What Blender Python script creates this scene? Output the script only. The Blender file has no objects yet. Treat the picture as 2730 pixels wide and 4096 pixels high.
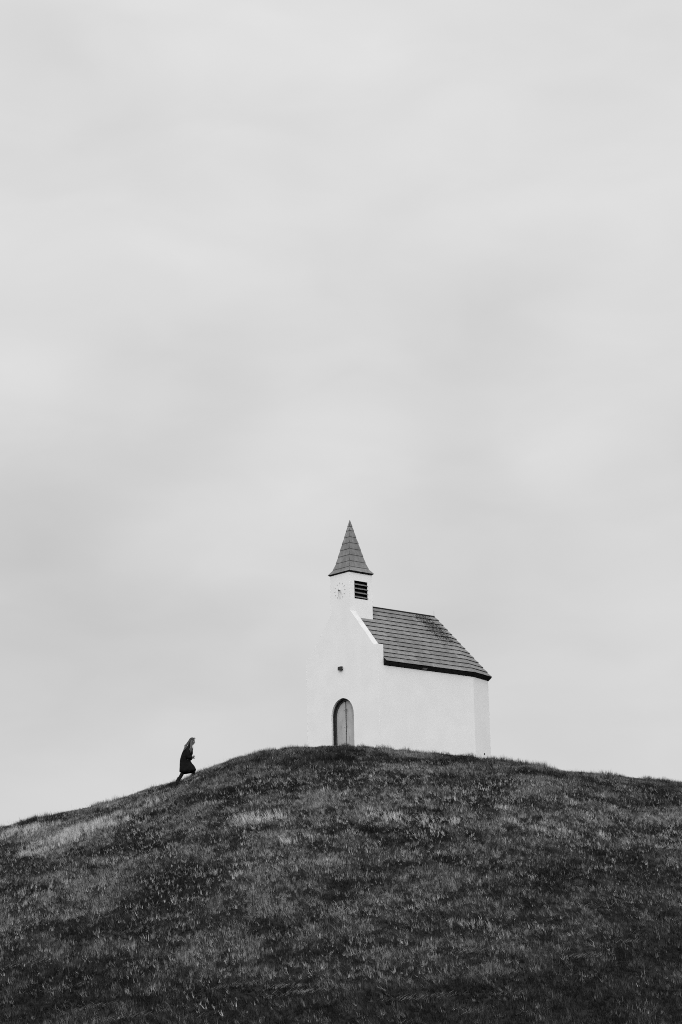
import bpy, bmesh, math, random
import numpy as np
from mathutils import Vector, Matrix
R = math.radians
scene = bpy.context.scene
C = scene.collection
random.seed(4)

# ------------------------------------------------------------------ camera
F_PX, PITCH, ROLL = 8461.05, 0.2435, -0.0207
EYE = 1.6
cam_data = bpy.data.cameras.new('camera')
cam = bpy.data.objects.new('camera', cam_data)
C.objects.link(cam)
cam_data.sensor_fit = 'VERTICAL'
cam_data.sensor_height = 36.0
cam_data.lens = F_PX/4096*36.0
cam_data.clip_start = 0.1
cam_data.clip_end = 20000
_f = Vector((0, math.cos(PITCH), math.sin(PITCH)))
_r = Vector((1, 0, 0))
_u = Vector((0, -math.sin(PITCH), math.cos(PITCH)))
_r2 = _r*math.cos(ROLL)+_u*math.sin(ROLL)
_u2 = -_r*math.sin(ROLL)+_u*math.cos(ROLL)
M = Matrix((( _r2.x, _u2.x, -_f.x, 0), (_r2.y, _u2.y, -_f.y, 0), (_r2.z, _u2.z, -_f.z, EYE), (0, 0, 0, 1)))
cam.matrix_world = M
scene.camera = cam

# ------------------------------------------------------------------ sky and sun
SUN_EL, SUN_AZ = R(32), R(196)          # azimuth clockwise from +Y (the view direction)
SUN_DIR = Vector((math.sin(SUN_AZ)*math.cos(SUN_EL), math.cos(SUN_AZ)*math.cos(SUN_EL), math.sin(SUN_EL)))
world = bpy.data.worlds.new('World')
scene.world = world
world.use_nodes = True
nt = world.node_tree
nt.nodes.clear()
def wn(kind, **kw):
    n = nt.nodes.new(kind)
    for k, v in kw.items(): setattr(n, k, v)
    return n
def wmath(op, a, b=None, clamp=False):
    n = wn('ShaderNodeMath', operation=op, use_clamp=clamp)
    for i, v in enumerate((a, b)):
        if v is None: continue
        if isinstance(v, (int, float)): n.inputs[i].default_value = v
        else: nt.links.new(v, n.inputs[i])
    return n.outputs[0]
def wdot(vec, d):
    n = wn('ShaderNodeVectorMath', operation='DOT_PRODUCT')
    nt.links.new(vec, n.inputs[0]); n.inputs[1].default_value = d
    return n.outputs['Value']
out = wn('ShaderNodeOutputWorld'); bg = wn('ShaderNodeBackground')
bg.inputs['Strength'].default_value = 0.1
nt.links.new(bg.outputs[0], out.inputs[0])
sky = wn('ShaderNodeTexSky', sky_type='NISHITA', sun_disc=False, sun_elevation=SUN_EL, sun_rotation=SUN_AZ)
sky.dust_density = 4.0
bw = wn('ShaderNodeRGBToBW'); nt.links.new(sky.outputs[0], bw.inputs[0])
tc = wn('ShaderNodeTexCoord'); D = tc.outputs['Generated']
sep = wn('ShaderNodeSeparateXYZ'); nt.links.new(D, sep.inputs[0])
# grey cloud deck: brightness by height above the horizon (times ten: the strength is 0.1)
ramp = wn('ShaderNodeValToRGB'); ramp.color_ramp.interpolation = 'B_SPLINE'
el = ramp.color_ramp.elements
stops = ((0.0, .665), (.10, .66), (.20, .60), (.28, .625), (.36, .68), (.50, .695), (.75, .70), (1.0, .62))
el[0].position, el[0].color = stops[0][0], (stops[0][1],)*3+(1,)
el[1].position, el[1].color = stops[-1][0], (stops[-1][1],)*3+(1,)
for p_, v_ in stops[1:-1]:
    e = el.new(p_); e.color = (v_, v_, v_, 1)
nt.links.new(sep.outputs['Z'], ramp.inputs[0])
rbw = wn('ShaderNodeRGBToBW'); nt.links.new(ramp.outputs[0], rbw.inputs[0])
val = rbw.outputs[0]
def cloud_noise(scale, stretch, loc, detail, rough, dist):
    mp = wn('ShaderNodeMapping'); mp.inputs['Scale'].default_value = (1, 1, stretch)
    mp.inputs['Location'].default_value = loc
    mp.inputs['Rotation'].default_value = (0, R(-9), 0)
    nt.links.new(D, mp.inputs['Vector'])
    n = wn('ShaderNodeTexNoise')
    n.inputs['Scale'].default_value = scale; n.inputs['Detail'].default_value = detail
    n.inputs['Roughness'].default_value = rough; n.inputs['Distortion'].default_value = dist
    nt.links.new(mp.outputs[0], n.inputs['Vector'])
    return wmath('SUBTRACT', n.outputs['Fac'], 0.5)
val = wmath('ADD', val, wmath('MULTIPLY', cloud_noise(7.0, 1.4, (.3, 0, .1), 2.0, .45, .4), .17))
val = wmath('ADD', val, wmath('MULTIPLY', cloud_noise(13.0, 2.3, (1.7, 0, .4), 3.0, .48, .35), .12))
val = wmath('ADD', val, wmath('MULTIPLY', sep.outputs['X'], -.07))       # lighter towards the right of the sky
# soft lobes of thicker and thinner cloud: (direction, sharpness, amount)
def lobe(d, k, amt):
    global val
    d = Vector(d).normalized()
    g = wmath('EXPONENT', wmath('MULTIPLY', wmath('SUBTRACT', wdot(D, d), 1.0), k))
    val = wmath('ADD', val, wmath('MULTIPLY', g, amt))
for d_, k_, a_ in (((-.13, 1, .245), 420, -.040), ((-.07, 1, .165), 420, -.045), ((-.11, 1, .305), 1200, .045), ((-.158, 1, .315), 1800, .035),
                   ((-.005, 1, .285), 700, .050), ((-.056, 1, .312), 2500, -.035), ((.060, 1, .335), 2500, -.030), ((-.08, 1, .225), 1500, .035),
                   ((.10, 1, .28), 900, .030), ((-.115, 1, .468), 900, -.025), ((-.04, 1, .435), 1500, -.020), ((.06, 1, .27), 3500, -.02), ((.145, 1, .33), 1500, .02)):
    lobe(d_, k_, a_)
lobe((1, -.35, .3), 2.0, .66)  # unseen bright sky to the right, added to lift the apse wall
lobe((-.09, 1, .31), 500, -.035)
lobe((-.14, 1, .335), 900, .03)
lobe((.07, 1, .31), 500, -.03)
lobe((-.05, 1, .245), 900, .03)
lobe((.10, 1, .27), 600, .02)
# the bright part of the overcast round the hidden sun, behind the camera
sd = wmath('MAXIMUM', wdot(D, SUN_DIR), 0.0)
val = wmath('ADD', val, wmath('MULTIPLY', wmath('POWER', sd, 1.3), .92))
# nothing shines from below the ground sheet's horizon
up_ = wn('ShaderNodeMapRange'); nt.links.new(sep.outputs['Z'], up_.inputs['Value'])
up_.inputs['From Min'].default_value = -.012; up_.inputs['From Max'].default_value = -.008
val = wmath('MULTIPLY', val, wmath('MULTIPLY', up_.outputs[0], 10.0))
fin = wmath('ADD', wmath('MULTIPLY', val, .94), wmath('MULTIPLY', bw.outputs[0], .06))
nt.links.new(fin, bg.inputs['Color'])

sun_data = bpy.data.lights.new('sun', 'SUN')
sun_data.energy = 0.5
sun_data.angle = R(14)
sun_data.color = (1, 1, 1)
sun = bpy.data.objects.new('sun', sun_data)
C.objects.link(sun)
sun.location = (0, 0, 60)
sun.rotation_euler = SUN_DIR.to_track_quat('Z', 'Y').to_euler()

scene.cycles.use_denoising = False      # the denoiser smears the grass
scene.cycles.use_adaptive_sampling = False
scene.cycles.filter_width = 1.0
vs = scene.view_settings
vs.view_transform = 'Standard'; vs.look = 'None'; vs.exposure = 0.0; vs.gamma = 1.0; vs.use_curve_mapping = False

# ------------------------------------------------------------------ helpers
def tag(o, label=None, cat=None, group=None, kind=None):
    for k, v in (('label', label), ('category', cat), ('group', group), ('kind', kind)):
        if v: o[k] = v
    return o
def link(name, me, m=None, parent=None, smooth_=False):
    o = bpy.data.objects.new(name, me)
    C.objects.link(o)
    if m: me.materials.append(m)
    if parent: o.parent = parent
    if smooth_:
        me.polygons.foreach_set('use_smooth', [True]*len(me.polygons))
    return o
def obj(name, bm, m, parent=None, smooth_=False, fix=True):
    if fix: bmesh.ops.recalc_face_normals(bm, faces=bm.faces[:])
    me = bpy.data.meshes.new(name); bm.to_mesh(me); bm.free()
    return link(name, me, m, parent, smooth_)
def add_box(bm, lo, hi):
    v = [bm.verts.new((x, y, z)) for x in (lo[0], hi[0]) for y in (lo[1], hi[1]) for z in (lo[2], hi[2])]
    for f in ((0, 1, 3, 2), (4, 6, 7, 5), (0, 4, 5, 1), (2, 3, 7, 6), (0, 2, 6, 4), (1, 5, 7, 3)):
        bm.faces.new([v[i] for i in f])
    return v
def box(lo, hi):
    bm = bmesh.new(); add_box(bm, lo, hi); return bm
def prism(bm, pts, a, b, to3):
    """extrude the 2-D outline pts between depths a and b; to3(u, v, d) gives the 3-D point"""
    A = [bm.verts.new(to3(u, v, a)) for u, v in pts]; B = [bm.verts.new(to3(u, v, b)) for u, v in pts]
    bm.faces.new(A); bm.faces.new(B[::-1])
    n = len(pts)
    for i in range(n):
        bm.faces.new((A[i], A[(i+1) % n], B[(i+1) % n], B[i]))
def tube(bm, pts, radii, n=8, cap=True):
    pts = [Vector(p) for p in pts]
    if not hasattr(radii, '__len__'): radii = [radii]*len(pts)
    rings = []
    for i, p in enumerate(pts):
        t = (pts[min(i+1, len(pts)-1)]-pts[max(i-1, 0)]).normalized()
        a = t.orthogonal().normalized() if abs(t.y) > .99 else t.cross(Vector((0, 1, 0))).normalized()
        b = t.cross(a)
        rings.append([bm.verts.new(p+(a*math.cos(2*math.pi*k/n)+b*math.sin(2*math.pi*k/n))*radii[i]) for k in range(n)])
    for r0, r1 in zip(rings, rings[1:]):
        for k in range(n): bm.faces.new((r0[k], r0[(k+1) % n], r1[(k+1) % n], r1[k]))
    if cap: bm.faces.new(rings[0][::-1]); bm.faces.new(rings[-1])

# ------------------------------------------------------------------ materials
class Mat:
    def __init__(self, name, base, rough=.8, spec=.3):
        self.m = bpy.data.materials.new(name); self.m.use_nodes = True
        self.nt = self.m.node_tree
        self.b = self.nt.nodes['Principled BSDF']
        self.b.inputs['Base Color'].default_value = (base, base, base, 1)
        self.b.inputs['Roughness'].default_value = rough
        self.b.inputs['Specular IOR Level'].default_value = spec
        self.base = base; self.cur = None
        self.tc = self.n('ShaderNodeTexCoord')
    def n(self, kind, **kw):
        n = self.nt.nodes.new(kind)
        for k, v in kw.items(): setattr(n, k, v)
        return n
    def l(self, a, b): self.nt.links.new(a, b)
    def math(self, op, a, b=None, clamp=False):
        n = self.n('ShaderNodeMath', operation=op, use_clamp=clamp)
        for i, v in enumerate((a, b)):
            if v is None: continue
            if isinstance(v, (int, float)): n.inputs[i].default_value = v
            else: self.l(v, n.inputs[i])
        return n.outputs[0]
    def noise(self, scale, stretch=(1, 1, 1), detail=3, rough=.5, loc=(0, 0, 0), coord='Object', rot=(0, 0, 0)):
        mp = self.n('ShaderNodeMapping'); mp.inputs['Scale'].default_value = stretch
        mp.inputs['Location'].default_value = loc; mp.inputs['Rotation'].default_value = rot
        self.l(self.tc.outputs[coord], mp.inputs['Vector'])
        n = self.n('ShaderNodeTexNoise')
        n.inputs['Scale'].default_value = scale; n.inputs['Detail'].default_value = detail; n.inputs['Roughness'].default_value = rough
        self.l(mp.outputs[0], n.inputs['Vector'])
        return n.outputs['Fac']
    def rng(self, v, a, b, c, d, smooth_=True):
        n = self.n('ShaderNodeMapRange'); n.interpolation_type = 'SMOOTHSTEP' if smooth_ else 'LINEAR'
        self.l(v, n.inputs['Value'])
        for k, x in zip(('From Min', 'From Max', 'To Min', 'To Max'), (a, b, c, d)): n.inputs[k].default_value = x
        return n.outputs[0]
    def attr(self, name):
        n = self.n('ShaderNodeAttribute'); n.attribute_name = name
        return n.outputs['Fac']
    def value(self, v):
        self.l(v, self.b.inputs['Base Color']); return self
    def bump(self, h, strength=.3, dist=.01):
        n = self.n('ShaderNodeBump'); n.inputs['Strength'].default_value = strength; n.inputs['Distance'].default_value = dist
        self.l(h, n.inputs['Height']); self.l(n.outputs[0], self.b.inputs['Normal']); return self
    def mixv(self, f, a, b):
        n = self.n('ShaderNodeMix', data_type='FLOAT')
        self.l(f, n.inputs[0])
        for i, v in ((2, a), (3, b)):
            if isinstance(v, (int, float)): n.inputs[i].default_value = v
            else: self.l(v, n.inputs[i])
        return n.outputs[0]

# white stucco: faint trowel cloudiness, thin rain streaks, a fine float texture
w = Mat('white_stucco', .80, .9, .2)
v = w.rng(w.noise(1.3, detail=4), .3, .7, .775, .815)
st = w.rng(w.noise(7, (1, 1, .06), 4, .6), .60, .85, 0, .022)
v = w.math('SUBTRACT', v, st)
v = w.math('SUBTRACT', v, w.rng(w.noise(30, detail=2), .60, .85, 0, .03))
w.value(v); w.bump(w.noise(10, detail=1, rough=.4), .25, .004)
M_WALL = w.m
w = Mat('darkened_coping', .66, .9, .2); w.value(w.rng(w.noise(2.5, detail=4), .3, .7, .62, .69)); w.bump(w.noise(10, detail=1, rough=.4), .25, .004); M_COPING = w.m  # stucco darkened to offset the brighter sky light on slopes
# slate-like boards: each board its own grey, grain along the slope, moss and lichen on parts
def slate(name, moss):
    s = Mat(name, .15, .75, .25)
    t = s.attr('tone')
    base = s.rng(t, 0, 1, .170, .225, False)
    g = s.noise(9, (1, 1, .25), 5, .65)
    base = s.math('MULTIPLY', base, s.rng(g, .3, .7, .82, 1.18))
    base = s.math('MULTIPLY', base, s.rng(s.noise(1.1, detail=2, loc=(3, 1, 0)), .35, .65, .9, 1.1))
    sepn = s.n('ShaderNodeSeparateXYZ'); s.l(s.tc.outputs['Object'], sepn.inputs[0])
    if moss:
        # dark moss spots gathered in a diagonal swathe below the end of the ridge, a few loose ones elsewhere
        d = s.math('ADD', s.math('SUBTRACT', sepn.outputs['Y'], 4.35), s.math('MULTIPLY', s.math('SUBTRACT', sepn.outputs['X'], .3), -.35))
        swathe = s.rng(s.math('ABSOLUTE', d), .15, .95, .20, 0)
        swathe = s.math('MULTIPLY', swathe, s.rng(sepn.outputs['X'], .9, 1.35, 1, .12))
        thr = s.math('ADD', s.noise(16, detail=3, rough=.7, loc=(7, 2, 5)), swathe)
        base = s.mixv(s.rng(thr, .645, .675, 0, 1), base, .014)
        lich = s.math('ADD', s.noise(24, detail=3, rough=.6, loc=(1, 9, 2)), s.math('MULTIPLY', s.rng(sepn.outputs['Y'], 2.0, 4.8, 0, .06), 1))
        base = s.mixv(s.rng(lich, .69, .76, 0, .75), base, .42)
    else:
        # pale lichen on the weather face near the top, and a few pale runs
        m = s.math('MULTIPLY', s.rng(sepn.outputs['X'], -.02, .01, 1, .25), s.rng(sepn.outputs['Z'], 7.9, 8.7, 0, .17))
        l1 = s.math('ADD', s.noise(11, (1, 1, .35), 4, .65, loc=(2, 2, 2)), m)
        base = s.mixv(s.rng(l1, .64, .74, 0, .7), base, .40)
        run = s.noise(10, (1, 1, .10), 3, .6, loc=(5, 1, 3))
        base = s.mixv(s.rng(run, .68, .74, 0, .45), base, .36)
    s.value(base); s.bump(s.noise(25, (1, 1, .3), 4), .35, .006)
    return s.m
M_ROOF = slate('weathered_slate_boards', True)
M_SPIRE = slate('spire_slate_boards', False)
d = Mat('black_paint', .010, .6, .12); d.value(d.rng(d.noise(6), .3, .7, .008, .012)); M_BLACK = d.m
d = Mat('dark_underlay', .012, .9, .1); M_UNDER = d.m
d = Mat('door_paint', .3, .55, .3)
dv = d.rng(d.noise(2.2, (1, 1, .5), 3), .3, .7, .36, .46)
dv = d.mixv(d.rng(d.noise(5, (1, 1, .22), 5, .65, loc=(2, 0, 4)), .56, .66, 0, .55), dv, .15)
dv = d.mixv(d.rng(d.noise(9, (1, 1, .12), 3, .6, loc=(8, 0, 1)), .68, .74, 0, .5), dv, .5)
d.value(dv); M_DOOR = d.m
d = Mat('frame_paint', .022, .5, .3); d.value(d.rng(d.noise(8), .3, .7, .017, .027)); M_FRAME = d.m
d = Mat('inner_ring_grey', .05, .6, .3); d.value(d.rng(d.noise(8), .3, .7, .04, .06)); M_INNER = d.m
d = Mat('galvanised_steel', .30, .4, .5); d.value(d.rng(d.noise(40), .3, .7, .22, .36)); d.b.inputs['Metallic'].default_value = .6; M_STEEL = d.m
d = Mat('louvre_grey', .2, .6, .3); d.value(d.rng(d.noise(20), .3, .7, .15, .24)); M_SLAT = d.m
d = Mat('clock_black', .05, .5, .3); d.value(d.rng(d.noise(30), .3, .7, .04, .07)); M_CLOCK = d.m
d = Mat('weathered_mark', .2, .5, .3); d.value(d.rng(d.noise(30), .3, .7, .34, .44)); M_MARK = d.m
d = Mat('lamp_lens', .12, .3, .5); d.value(d.rng(d.noise(30), .3, .7, .09, .15)); M_LENS = d.m

# ------------------------------------------------------------------ the hill (one ground sheet out to the horizon)
CREST_X = [-67.5, -52.5, -37.5, -30.0, -22.5, -16.5, -12.26, -10.73, -9.19, -7.97, -6.43, -5.35, -4.57, -3.64, -3.03, -2.25, -1.48, -0.47, 1.62, 3.16, 4.69, 6.23, 7.3, 8.68, 10.06, 11.86, 16.5, 22.5, 30.0, 37.5, 52.5, 67.5]
CREST_H = [0.0, 0.8, 3.2, 5.2, 6.8, 7.9, 9.168, 9.539, 9.876, 10.063, 10.732, 10.802, 11.436, 11.65, 11.775, 11.943, 11.962, 12.027, 11.864, 11.631, 11.46, 11.27, 10.88, 10.79, 10.537, 10.286, 10.4, 8.6, 6.0, 3.4, 0.8, 0.0]
PALE = [(-7.3, 60.6, 1.37, 2.14, 1), (-9.61, 63.62, 0.79, 2.44, 0.9), (-8.36, 58.5, 1.08, 1.3, 1), (-8.92, 56.06, 0.35, 1.04, 0.6), (-6.73, 50.8, 0.42, 0.5, 0.7), (-8.39, 52.82, 0.27, 0.54, 0.6), (-6.07, 63.24, 0.91, 2.6, 0.5), (-2.23, 54.92, 0.79, 1.14, 0.9), (-1.27, 51.94, 0.75, 0.78, 0.6), (-3.2, 60.6, 0.5, 0.7, 0.5), (-2.4, 59.26, 0.61, 0.76, 0.5), (-1.8, 61.9, 0.25, 0.36, 0.8), (-0.72, 62.08, 0.26, 0.7, 0.6), (-0.57, 58.76, 0.54, 0.74, 0.7), (0.7, 55.7, 0.57, 0.8, 0.6), (1.86, 54.78, 0.9, 0.78, 1), (2.19, 53.38, 0.33, 0.68, 0.7), (4.37, 57.48, 0.53, 0.48, 0.6), (4.08, 55.22, 0.68, 0.7, 0.6), (6.02, 59.66, 0.49, 0.98, 0.6), (6.85, 54.14, 0.67, 0.62, 0.6), (5.19, 53.98, 0.67, 0.72, 0.6), (8.67, 56.9, 0.47, 1.06, 0.7), (-2.56, 48.2, 0.59, 0.54, 0.5), (-3.07, 47.02, 0.58, 0.48, 0.5), (-2.27, 46.24, 0.38, 0.32, 0.5), (-4.23, 42.4, 0.13, 0.66, 0.9), (2.41, 43.2, 0.53, 0.62, 0.5), (0.28, 40.66, 0.5, 0.44, 0.5), (-7.27, 48.94, 0.25, 0.66, 0.5), (-5.69, 47.78, 0.2, 0.54, 0.5), (-3.92, 51.88, 0.64, 0.62, 0.4), (-1.58, 48.28, 0.4, 0.48, 0.4), (3.14, 58.46, 0.72, 0.82, 0.4), (6.56, 57.12, 0.59, 0.96, 0.5)]
STRAW = [(-5.9, 46.6, .5, .25, .7), (-3.4, 41.2, .45, .25, .7), (-5.2, 39.4, .5, .25, .6), (-1.9, 44.2, .4, .25, .7), (-7.2, 51.5, .5, .25, .6), (1.2, 37.2, .5, .25, .7), (-4.6, 37.4, .4, .25, .7), (0.53, 45.44, 0.42, 0.25, 1), (0.72, 45.86, 0.28, 0.25, 1), (-4.78, 43.84, 0.54, 0.4, 1), (-2.06, 38.4, 0.4, 0.25, 0.8), (-0.81, 37.74, 0.54, 0.25, 0.8), (-3.92, 36.36, 0.45, 0.25, 0.8), (2.19, 40.96, 0.25, 0.25, 1), (2.46, 39.04, 0.48, 0.25, 0.7), (-6.47, 41.94, 0.52, 0.25, 0.6), (-2.81, 40.38, 0.42, 0.25, 0.6), (4.29, 40.66, 0.25, 0.25, 0.7), (-1.28, 38.16, 0.24, 0.25, 0.8)]
DARK = [(0.55, 53.08, 0.27, 0.4, 1), (-3.39, 60.58, 0.2, 0.66, 1), (-9.7, 62.5, 0.23, 1.54, 0.8), (5.2, 40.7, 0.18, 0.46, 1), (3.93, 57.8, 0.14, 0.28, 0.8), (-1.02, 65.44, 1.62, 3, 0.6), (1.97, 48.8, 1.2, 0.7, 0.4), (4.43, 48.6, 1.0, 0.76, 0.4)]
def lattice(ix, iy, seed):
    h = (ix.astype(np.int64)*374761393 + iy.astype(np.int64)*668265263 + seed*2147483647) & 0xffffffff
    h = ((h ^ (h >> 13))*1274126177) & 0xffffffff
    h = ((h ^ (h >> 16))*2246822519) & 0xffffffff
    return ((h ^ (h >> 15)) & 0xffff)/65535.0
def vnoise(x, y, seed=0):
    x = np.asarray(x, float); y = np.asarray(y, float)
    ix = np.floor(x); iy = np.floor(y); fx = x-ix; fy = y-iy
    fx = fx*fx*(3-2*fx); fy = fy*fy*(3-2*fy)
    a = lattice(ix, iy, seed); b = lattice(ix+1, iy, seed); c = lattice(ix, iy+1, seed); d = lattice(ix+1, iy+1, seed)
    return (a*(1-fx)+b*fx)*(1-fy)+(c*(1-fx)+d*fx)*fy
def fbm(x, y, seed=0, oct=3):
    t = 0; a = 1; n = 0
    for k in range(oct):
        t = t+a*vnoise(x*2**k+7.3*k, y*2**k-3.1*k, seed+k); n += a; a *= .5
    return t/n
def smooth(a, b, x):
    s = np.clip((np.asarray(x, float)-a)/(b-a), 0, 1)
    return s*s*(3-2*s)
def crest(x):
    t = 0
    for o, w_ in ((-.9, .1), (-.45, .2), (0, .4), (.45, .2), (.9, .1)):      # rounded between the surveyed points
        t = t+w_*np.interp(x+o, CREST_X, CREST_H)
    return t
def hill_height(x, y):
    x = np.asarray(x, float); y = np.asarray(y, float)
    up = smooth(20, 82, y)
    down = 1-smooth(96, 165, y)
    z = crest(x)*up*down
    near = np.exp(-((x/30)**2+((y-60)/45)**2))
    z = z+near*up*((fbm(x*.35, y*.35, 5)-.5)*.18+(fbm(x*1.6, y*1.6, 9)-.5)*.11)
    return z

def axis(lo, hi, step, far, grow):
    a = list(np.arange(lo, hi+1e-6, step))
    s = step; x = a[-1]
    while x < far: s *= grow; x += s; a.append(x)
    s = step; x = a[0]; pre = []
    while x > -far: s *= grow; x -= s; pre.append(x)
    return np.array(pre[::-1]+a)
gx = axis(-22, 22, .25, 3000, 1.14); gy = axis(18, 98, .25, 3000, 1.14)
X, Y = np.meshgrid(gx, gy, indexing='xy')
Z = hill_height(X, Y)
me = bpy.data.meshes.new('hill')
nx, ny = len(gx), len(gy)
me.vertices.add(nx*ny)
me.vertices.foreach_set('co', np.stack([X, Y, Z], -1).astype(np.float32).ravel())
i0 = (np.arange(ny-1)[:, None]*nx+np.arange(nx-1)[None, :]).ravel()
quads = np.stack([i0, i0+1, i0+nx+1, i0+nx], -1).astype(np.int32)
me.loops.add(quads.size); me.loops.foreach_set('vertex_index', quads.ravel())
me.polygons.add(len(quads))
me.polygons.foreach_set('loop_start', np.arange(len(quads), dtype=np.int32)*4)
me.polygons.foreach_set('use_smooth', np.ones(len(quads), bool))
me.update(calc_edges=True)
s = Mat('turf_soil', .03, .95, .1)
v = s.rng(s.noise(6, detail=5, rough=.65), .3, .7, .006, .018)
v = s.math('MULTIPLY', v, s.rng(s.noise(.5, (1, 1, 3), 3), .3, .7, .7, 1.3))
s.value(v); s.bump(s.noise(25, detail=4), .6, .04)
hill = link('hill', me, s.m)
tag(hill, 'dark grassy hill rising to a rounded crest under the chapel', 'hill', kind='structure')

# ------------------------------------------------------------------ grass
rng = np.random.default_rng(11)
def patch_field(lst, x, y):
    t = np.zeros_like(x)
    for cx, cy, wx, wy, a in lst:
        t = np.maximum(t, a*np.exp(-(((x-cx)/wx)**2+((y-cy)/wy)**2)))
    return t
def contour(x, y):
    """coordinate across the contour-like mowing bands"""
    return hill_height(x, y)*1.0
def sample(n):
    # full density over the slope in view, thinning out over ten metres to either side
    n = int(n*1.42)
    y = np.sqrt(rng.uniform(25**2, 82**2, n))
    core = rng.uniform(0, 1, n) < .70
    edge = .172*y+2.0
    x = np.where(core, rng.uniform(-1, 1, n)*edge, np.where(rng.uniform(0, 1, n) < .5, -1, 1)*(edge+12*rng.uniform(0, 1, n)**1.3))
    return x, y
def in_chapel(x, y):
    dx, dy = x-ORG[0], y-ORG[1]
    c, s_ = math.cos(YAW), math.sin(YAW)
    lx = dx*c-dy*s_; ly = dx*s_+dy*c
    return (np.abs(lx) < HW+.02) & (ly > -.01) & (ly < 7.1)
def blades(name, x, y, h, wd, lean_x, lean_y, tone, mat, label):
    """every blade one tapering triangle rooted on the hill"""
    n = len(x)
    z = hill_height(x, y)-.01
    a = rng.uniform(-.9, .9, n)
    wd = wd*np.where(np.abs(x) > .172*y+2.0, 1.7, 1)
    wx, wy = np.cos(a)*wd/2, np.sin(a)*wd/2
    co = np.empty((n, 3, 3), np.float32)
    co[:, 0] = np.stack([x-wx, y-wy, z], -1); co[:, 1] = np.stack([x+wx, y+wy, z], -1)
    co[:, 2] = np.stack([x+lean_x*h, y+lean_y*h, z+h*np.sqrt(np.clip(1-np.clip(lean_x**2+lean_y**2, 0, .96), .04, 1))], -1)
    me = bpy.data.meshes.new(name)
    me.vertices.add(n*3); me.vertices.foreach_set('co', co.ravel())
    me.loops.add(n*3); me.loops.foreach_set('vertex_index', np.arange(n*3, dtype=np.int32))
    me.polygons.add(n); me.polygons.foreach_set('loop_start', np.arange(n, dtype=np.int32)*3)
    me.update(calc_edges=True)
    at = me.attributes.new('tone', 'FLOAT', 'FACE'); at.data.foreach_set('value', tone.astype(np.float32))
    o = link(name, me, mat)
    tag(o, label, 'grass', kind='stuff')
    return o
ORG = (-0.1018, 80.0); YAW = 0.8496; HW = 2.082
def grass_mat(name):
    g = Mat(name, .05, .7, .15)
    g.value(g.attr('tone'))
    # thin leaves let some light through
    tr = g.n('ShaderNodeBsdfTranslucent'); g.l(g.attr('tone'), tr.inputs['Color'])
    mx = g.n('ShaderNodeMixShader'); mx.inputs[0].default_value = .25
    g.l(g.b.outputs[0], mx.inputs[1]); g.l(tr.outputs[0], mx.inputs[2])
    g.l(mx.outputs[0], g.nt.nodes['Material Output'].inputs['Surface'])
    return g.m
M_GREEN = grass_mat('green_blades'); M_DRY = grass_mat('dry_blades')
def slope_shade(x, y):
    """vignette-like shade painted into the grass, 0 at the foot .. 1 upslope"""
    return smooth(30, 54, y+(fbm(x*.3, y*.3, 60)-.5)*10+2.5-6*smooth(-3, 4, x-(60-y)*.06))  # last term paints the lower right darker, as if less lit
def tufts(x, y, per, spread):
    """per blades round every tuft centre: positions, tuft index, outward offsets"""
    i = np.repeat(np.arange(len(x)), per)
    ox = rng.normal(0, spread, len(i)); oy = rng.normal(0, spread, len(i))
    return x[i]+ox, y[i]+oy, i, ox, oy
# short green turf
x, y = sample(300000)
k = ~in_chapel(x, y); x, y = x[k], y[k]
n = len(x)
cl = fbm(x*2.6, y*1.3, 21)                       # clumps
fine = vnoise(x*7, y*3.5, 33)
dk = patch_field(DARK, x, y)
vg = slope_shade(x, y)
th = (.030+.055*cl+.045*fine)*(1+.7*(dk > .35))
th = th*(1+1.3*smooth(.56, .74, fbm(x*1.4, y*1.1, 95))*smooth(62, 68, y))      # taller tussocks along the crest
tt = (.020+.135*vg*smooth(.3, .75, fbm(x*.5, contour(x, y)*1.8, 51)))*np.exp(rng.normal(-.5, 1.0, n))*(.25+1.4*smooth(.30, .72, cl))
tt = np.minimum(tt*(1-.7*np.clip(dk, 0, 1))+.003, .30)
tl = -.15+.30*(fbm(x*.25, y*.25, 44)-.5)*2+rng.normal(0, .25, n)
bx, by, i, ox, oy = tufts(x, y, 5, .016)
m = len(bx)
blades('green_grass', bx, by, th[i]*rng.uniform(.6, 1.5, m), rng.uniform(.008, .015, m), tl[i]+ox*10, rng.normal(-.08, .2, m)+oy*6, tt[i]*rng.uniform(.7, 1.35, m), M_GREEN,
       'short dark green grass covering the whole hillside')
# dry pale blades: loose flecks everywhere, thicker in ragged patches along the contours
x, y = sample(340000)
k = ~in_chapel(x, y); x, y = x[k], y[k]
cz = contour(x, y)
pf = smooth(.22, .75, patch_field(PALE, x+(fbm(x*2.5, y*2, 81)-.5)*1.3, y+(fbm(x*2.5, y*2, 82)-.5)*1.1))
band = fbm(x*.55, cz*4.0, 71, 4)
cl = fbm(x*4.0, y*1.9, 73, 3)
vg = slope_shade(x, y)
top = 1-.75*smooth(64, 70, y)*smooth(-5, -2, x)
ragged = smooth(.44, .62, cl)
prob = (.11+.62*smooth(.46, .68, band)*ragged)*(.42+.58*vg)*top
prob = prob+.40*smooth(61, 67, y)*(1-smooth(-5, -2, x))*ragged
prob = np.clip(prob+.85*pf*smooth(.36, .60, cl)*smooth(.30, .60, fbm(x*1.3, y*1.5, 91)), 0, 1)*(1-.9*np.clip(patch_field(DARK, x, y), 0, 1))
k = rng.uniform(0, 1, len(x)) < prob
x, y, pf, cl, vg = x[k], y[k], pf[k], cl[k], vg[k]
n = len(x)
th = (.045+.05*cl+.08*pf)*rng.uniform(.6, 1.5, n)
tl = -.20+.40*(fbm(x*.2, y*.2, 45)-.5)*2+rng.normal(0, .22, n)
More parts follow.
